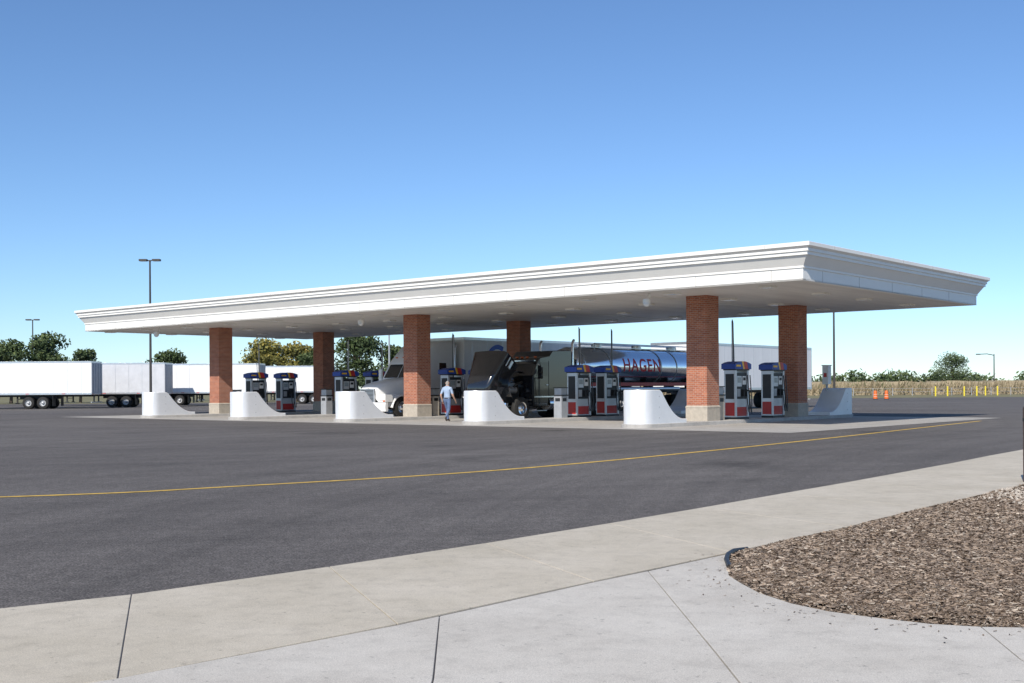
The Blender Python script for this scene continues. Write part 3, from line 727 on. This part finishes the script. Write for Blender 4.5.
for i in range(26):
    x=-330+i*14.5+random.uniform(-6,6); 
    add_tree(b,x,random.uniform(400,440),random.uniform(5.5,9.0),random.uniform(14,22),'g',nl=620,ls=.95,trunk=False)
for i in range(46):
    x=60+i*12+random.uniform(-5,5); add_tree(b,x,random.uniform(620,680),random.uniform(6.5,9.5),random.uniform(16,26),'g',nl=480,ls=1.2,trunk=False)
b.build('distant_tree_line',smooth=False)

# ------------------------------------------------------------------ person
def person(loc,rz,sc):
    root=empty('pedestrian',loc,rz,sc)
    J={'pel':((0,0,.96),(.155,.115)),'waist':((0,.0,1.10),(.145,.105)),'chest':((0,.005,1.30),(.175,.12)),'ubk':((0,.0,1.43),(.15,.10)),'neck':((0,-.01,1.51),(.06,.062)),'hd':((0,-.025,1.60),(.072,.085)),'hd2':((0,-.03,1.68),(.078,.098)),'top':((0,-.02,1.745),(.05,.06)),
       'hl':((.095,0,.90),(.10,.10)),'kl':((.10,-.16,.52),(.066,.066)),'al':((.10,-.20,.10),(.043,.045)),'tl':((.11,-.36,.045),(.042,.03)),'hel':((.10,-.16,.055),(.042,.045)),
       'hr':((-.095,0,.90),(.10,.10)),'kr':((-.10,.04,.50),(.066,.066)),'ar':((-.10,.30,.16),(.043,.045)),'tr':((-.11,.20,.04),(.042,.028)),
       'sl':((.19,0,1.42),(.07,.07)),'el':((.25,.12,1.15),(.047,.047)),'wl':((.24,.02,.92),(.03,.028)),'hnl':((.235,-.02,.85),(.038,.022)),
       'sr':((-.19,0,1.42),(.07,.07)),'er':((-.26,-.03,1.13),(.047,.047)),'wr':((-.27,-.19,.93),(.03,.028)),'hnr':((-.27,-.24,.87),(.022,.038))}
    names=list(J); E=[('pel','waist'),('waist','chest'),('chest','ubk'),('ubk','neck'),('neck','hd'),('hd','hd2'),('hd2','top'),('pel','hl'),('hl','kl'),('kl','al'),('al','tl'),('pel','hr'),('hr','kr'),('kr','ar'),('ar','tr'),('ubk','sl'),('sl','el'),('el','wl'),('wl','hnl'),('ubk','sr'),('sr','er'),('er','wr'),('wr','hnr'),('al','hel')]
    me=bpy.data.meshes.new('sk'); me.from_pydata([J[n][0] for n in names],[(names.index(a),names.index(c)) for a,c in E],[])
    ob=bpy.data.objects.new('sk',me); scene.collection.objects.link(ob)
    ob.modifiers.new('s','SKIN'); sv=me.skin_vertices[0].data
    for i,n in enumerate(names): sv[i].radius=J[n][1]; sv[i].use_root=(n=='pel')
    ss=ob.modifiers.new('u','SUBSURF'); ss.levels=2; ss.render_levels=2
    dg=bpy.context.evaluated_depsgraph_get(); dg.update()
    nm=bpy.data.meshes.new_from_object(ob.evaluated_get(dg)); nm.name='body'
    bpy.data.objects.remove(ob)
    mats=[mat('denim',(.10,.15,.26),.9,var=.2,scale=8),mat('shirt_blue',(.33,.42,.56),.9,var=.12,scale=8),mat('skin',(.50,.30,.21),.6,var=.05),mat('shoe_leather',(.05,.035,.025),.6,var=.1),mat('grey_hair',(.32,.29,.26),.9,var=.2,scale=30)]
    nm.materials.clear()
    for m in mats: nm.materials.append(m)
    for p in nm.polygons:
        c=p.center; p.use_smooth=True
        arm=abs(c.x)>.195 and c.z<1.42
        if arm: k=1 if c.z>1.20 else 2
        elif c.z<.12: k=3
        elif c.z<1.0: k=0
        elif c.z<1.515: k=1
        else: k=4 if (c.z>1.69 or (c.y>.015 and c.z>1.57)) else 2
        if c.z<.24 and c.y>.2 : k=3
        p.material_index=k
    o=bpy.data.objects.new('body',nm); scene.collection.objects.link(o); o.parent=root
    b=MB(); sk=mats[2]
    b.tube([(0,-.118,1.665),(0,-.140,1.635),(0,-.125,1.622)],[.008,.015,.012],sk,8)
    for sx in(-1,1):
        b.tube([(sx*.078,-.01,1.67),(sx*.09,.0,1.655),(sx*.08,-.005,1.625)],[.01,.016,.01],sk,6)
        b.sphere((sx*.032,-.108,1.663),.012,M_black,8)
    b.tube([(-.025,-.112,1.59),(0,-.12,1.588),(.025,-.112,1.59)],.005,mats[3],5)
    for hx,hy,hz,dy in ((.235,-.025,.835,-.1),(-.27,-.25,.85,-.6)):
        for i in range(4):
            q=(i-1.5)*.018; L=(.07,.08,.075,.06)[i]
            b.tube([(hx,hy+q,hz),(hx,hy+q+dy*.03,hz-L*.5),(hx*.96,hy+q+dy*.06,hz-L)],[.009,.009,.007],sk,6)
        b.tube([(hx,hy-.03,hz+.04),(hx*.97,hy-.055,hz+.015),(hx*.95,hy-.06,hz-.015)],[.011,.010,.008],sk,6)
    rg=[[(math.cos(a)*.163,math.sin(a)*.125,z) for a in [k*math.pi/10 for k in range(20)]] for z in(1.0,1.035)]
    b.rings(rg,mats[3],cap=False)
    b.tube([(.05,-.05,1.50),(.0,-.075,1.49),(-.05,-.05,1.50),(-.06,.03,1.52),(0,.06,1.525),(.06,.03,1.52),(.05,-.05,1.50)],.012,mats[1],6)
    b.build('face_hands_belt',root)
person((-2.95,52.6,.0),R(150),1.07)

# ------------------------------------------------------------------ light
SUN=Vector((-.38,-.925,0)).normalized(); EL=R(38)
d=Vector((SUN.x*math.cos(EL),SUN.y*math.cos(EL),math.sin(EL)))
l=bpy.data.lights.new('sun','SUN'); l.energy=5.0; l.angle=R(.5); l.color=(1,.94,.85)
o=bpy.data.objects.new('sun',l); scene.collection.objects.link(o); o.rotation_euler=d.to_track_quat('Z','Y').to_euler()
w=bpy.data.worlds.new('World'); scene.world=w; w.use_nodes=True; nt=w.node_tree
sky=nt.nodes.new('ShaderNodeTexSky'); sky.sky_type='NISHITA'; sky.sun_disc=False; sky.sun_elevation=EL; sky.sun_rotation=math.atan2(SUN.x,SUN.y)
sky.air_density=1.0; sky.dust_density=.2; sky.ozone_density=4.0; sky.altitude=1200
gm=nt.nodes.new('ShaderNodeMix'); gm.data_type='RGBA'; gm.blend_type='MULTIPLY'; gm.inputs[0].default_value=1; gm.inputs[7].default_value=(.84,.96,1.08,1)
nt.links.new(sky.outputs[0],gm.inputs[6]); nt.links.new(gm.outputs[2],nt.nodes['Background'].inputs[0]); nt.nodes['Background'].inputs[1].default_value=.13
scene.view_settings.view_transform='Standard'; scene.view_settings.look='None'; scene.view_settings.exposure=0
# ------------------------------------------------------------------ camera
c=bpy.data.cameras.new('camera'); c.sensor_width=36; c.lens=1155/1024*36; c.shift_y=47/1024; c.clip_end=8000; c.clip_start=.1
o=bpy.data.objects.new('camera',c); scene.collection.objects.link(o); o.location=(0,0,1.5); o.rotation_euler=(R(90),R(.38),0)
scene.camera=o
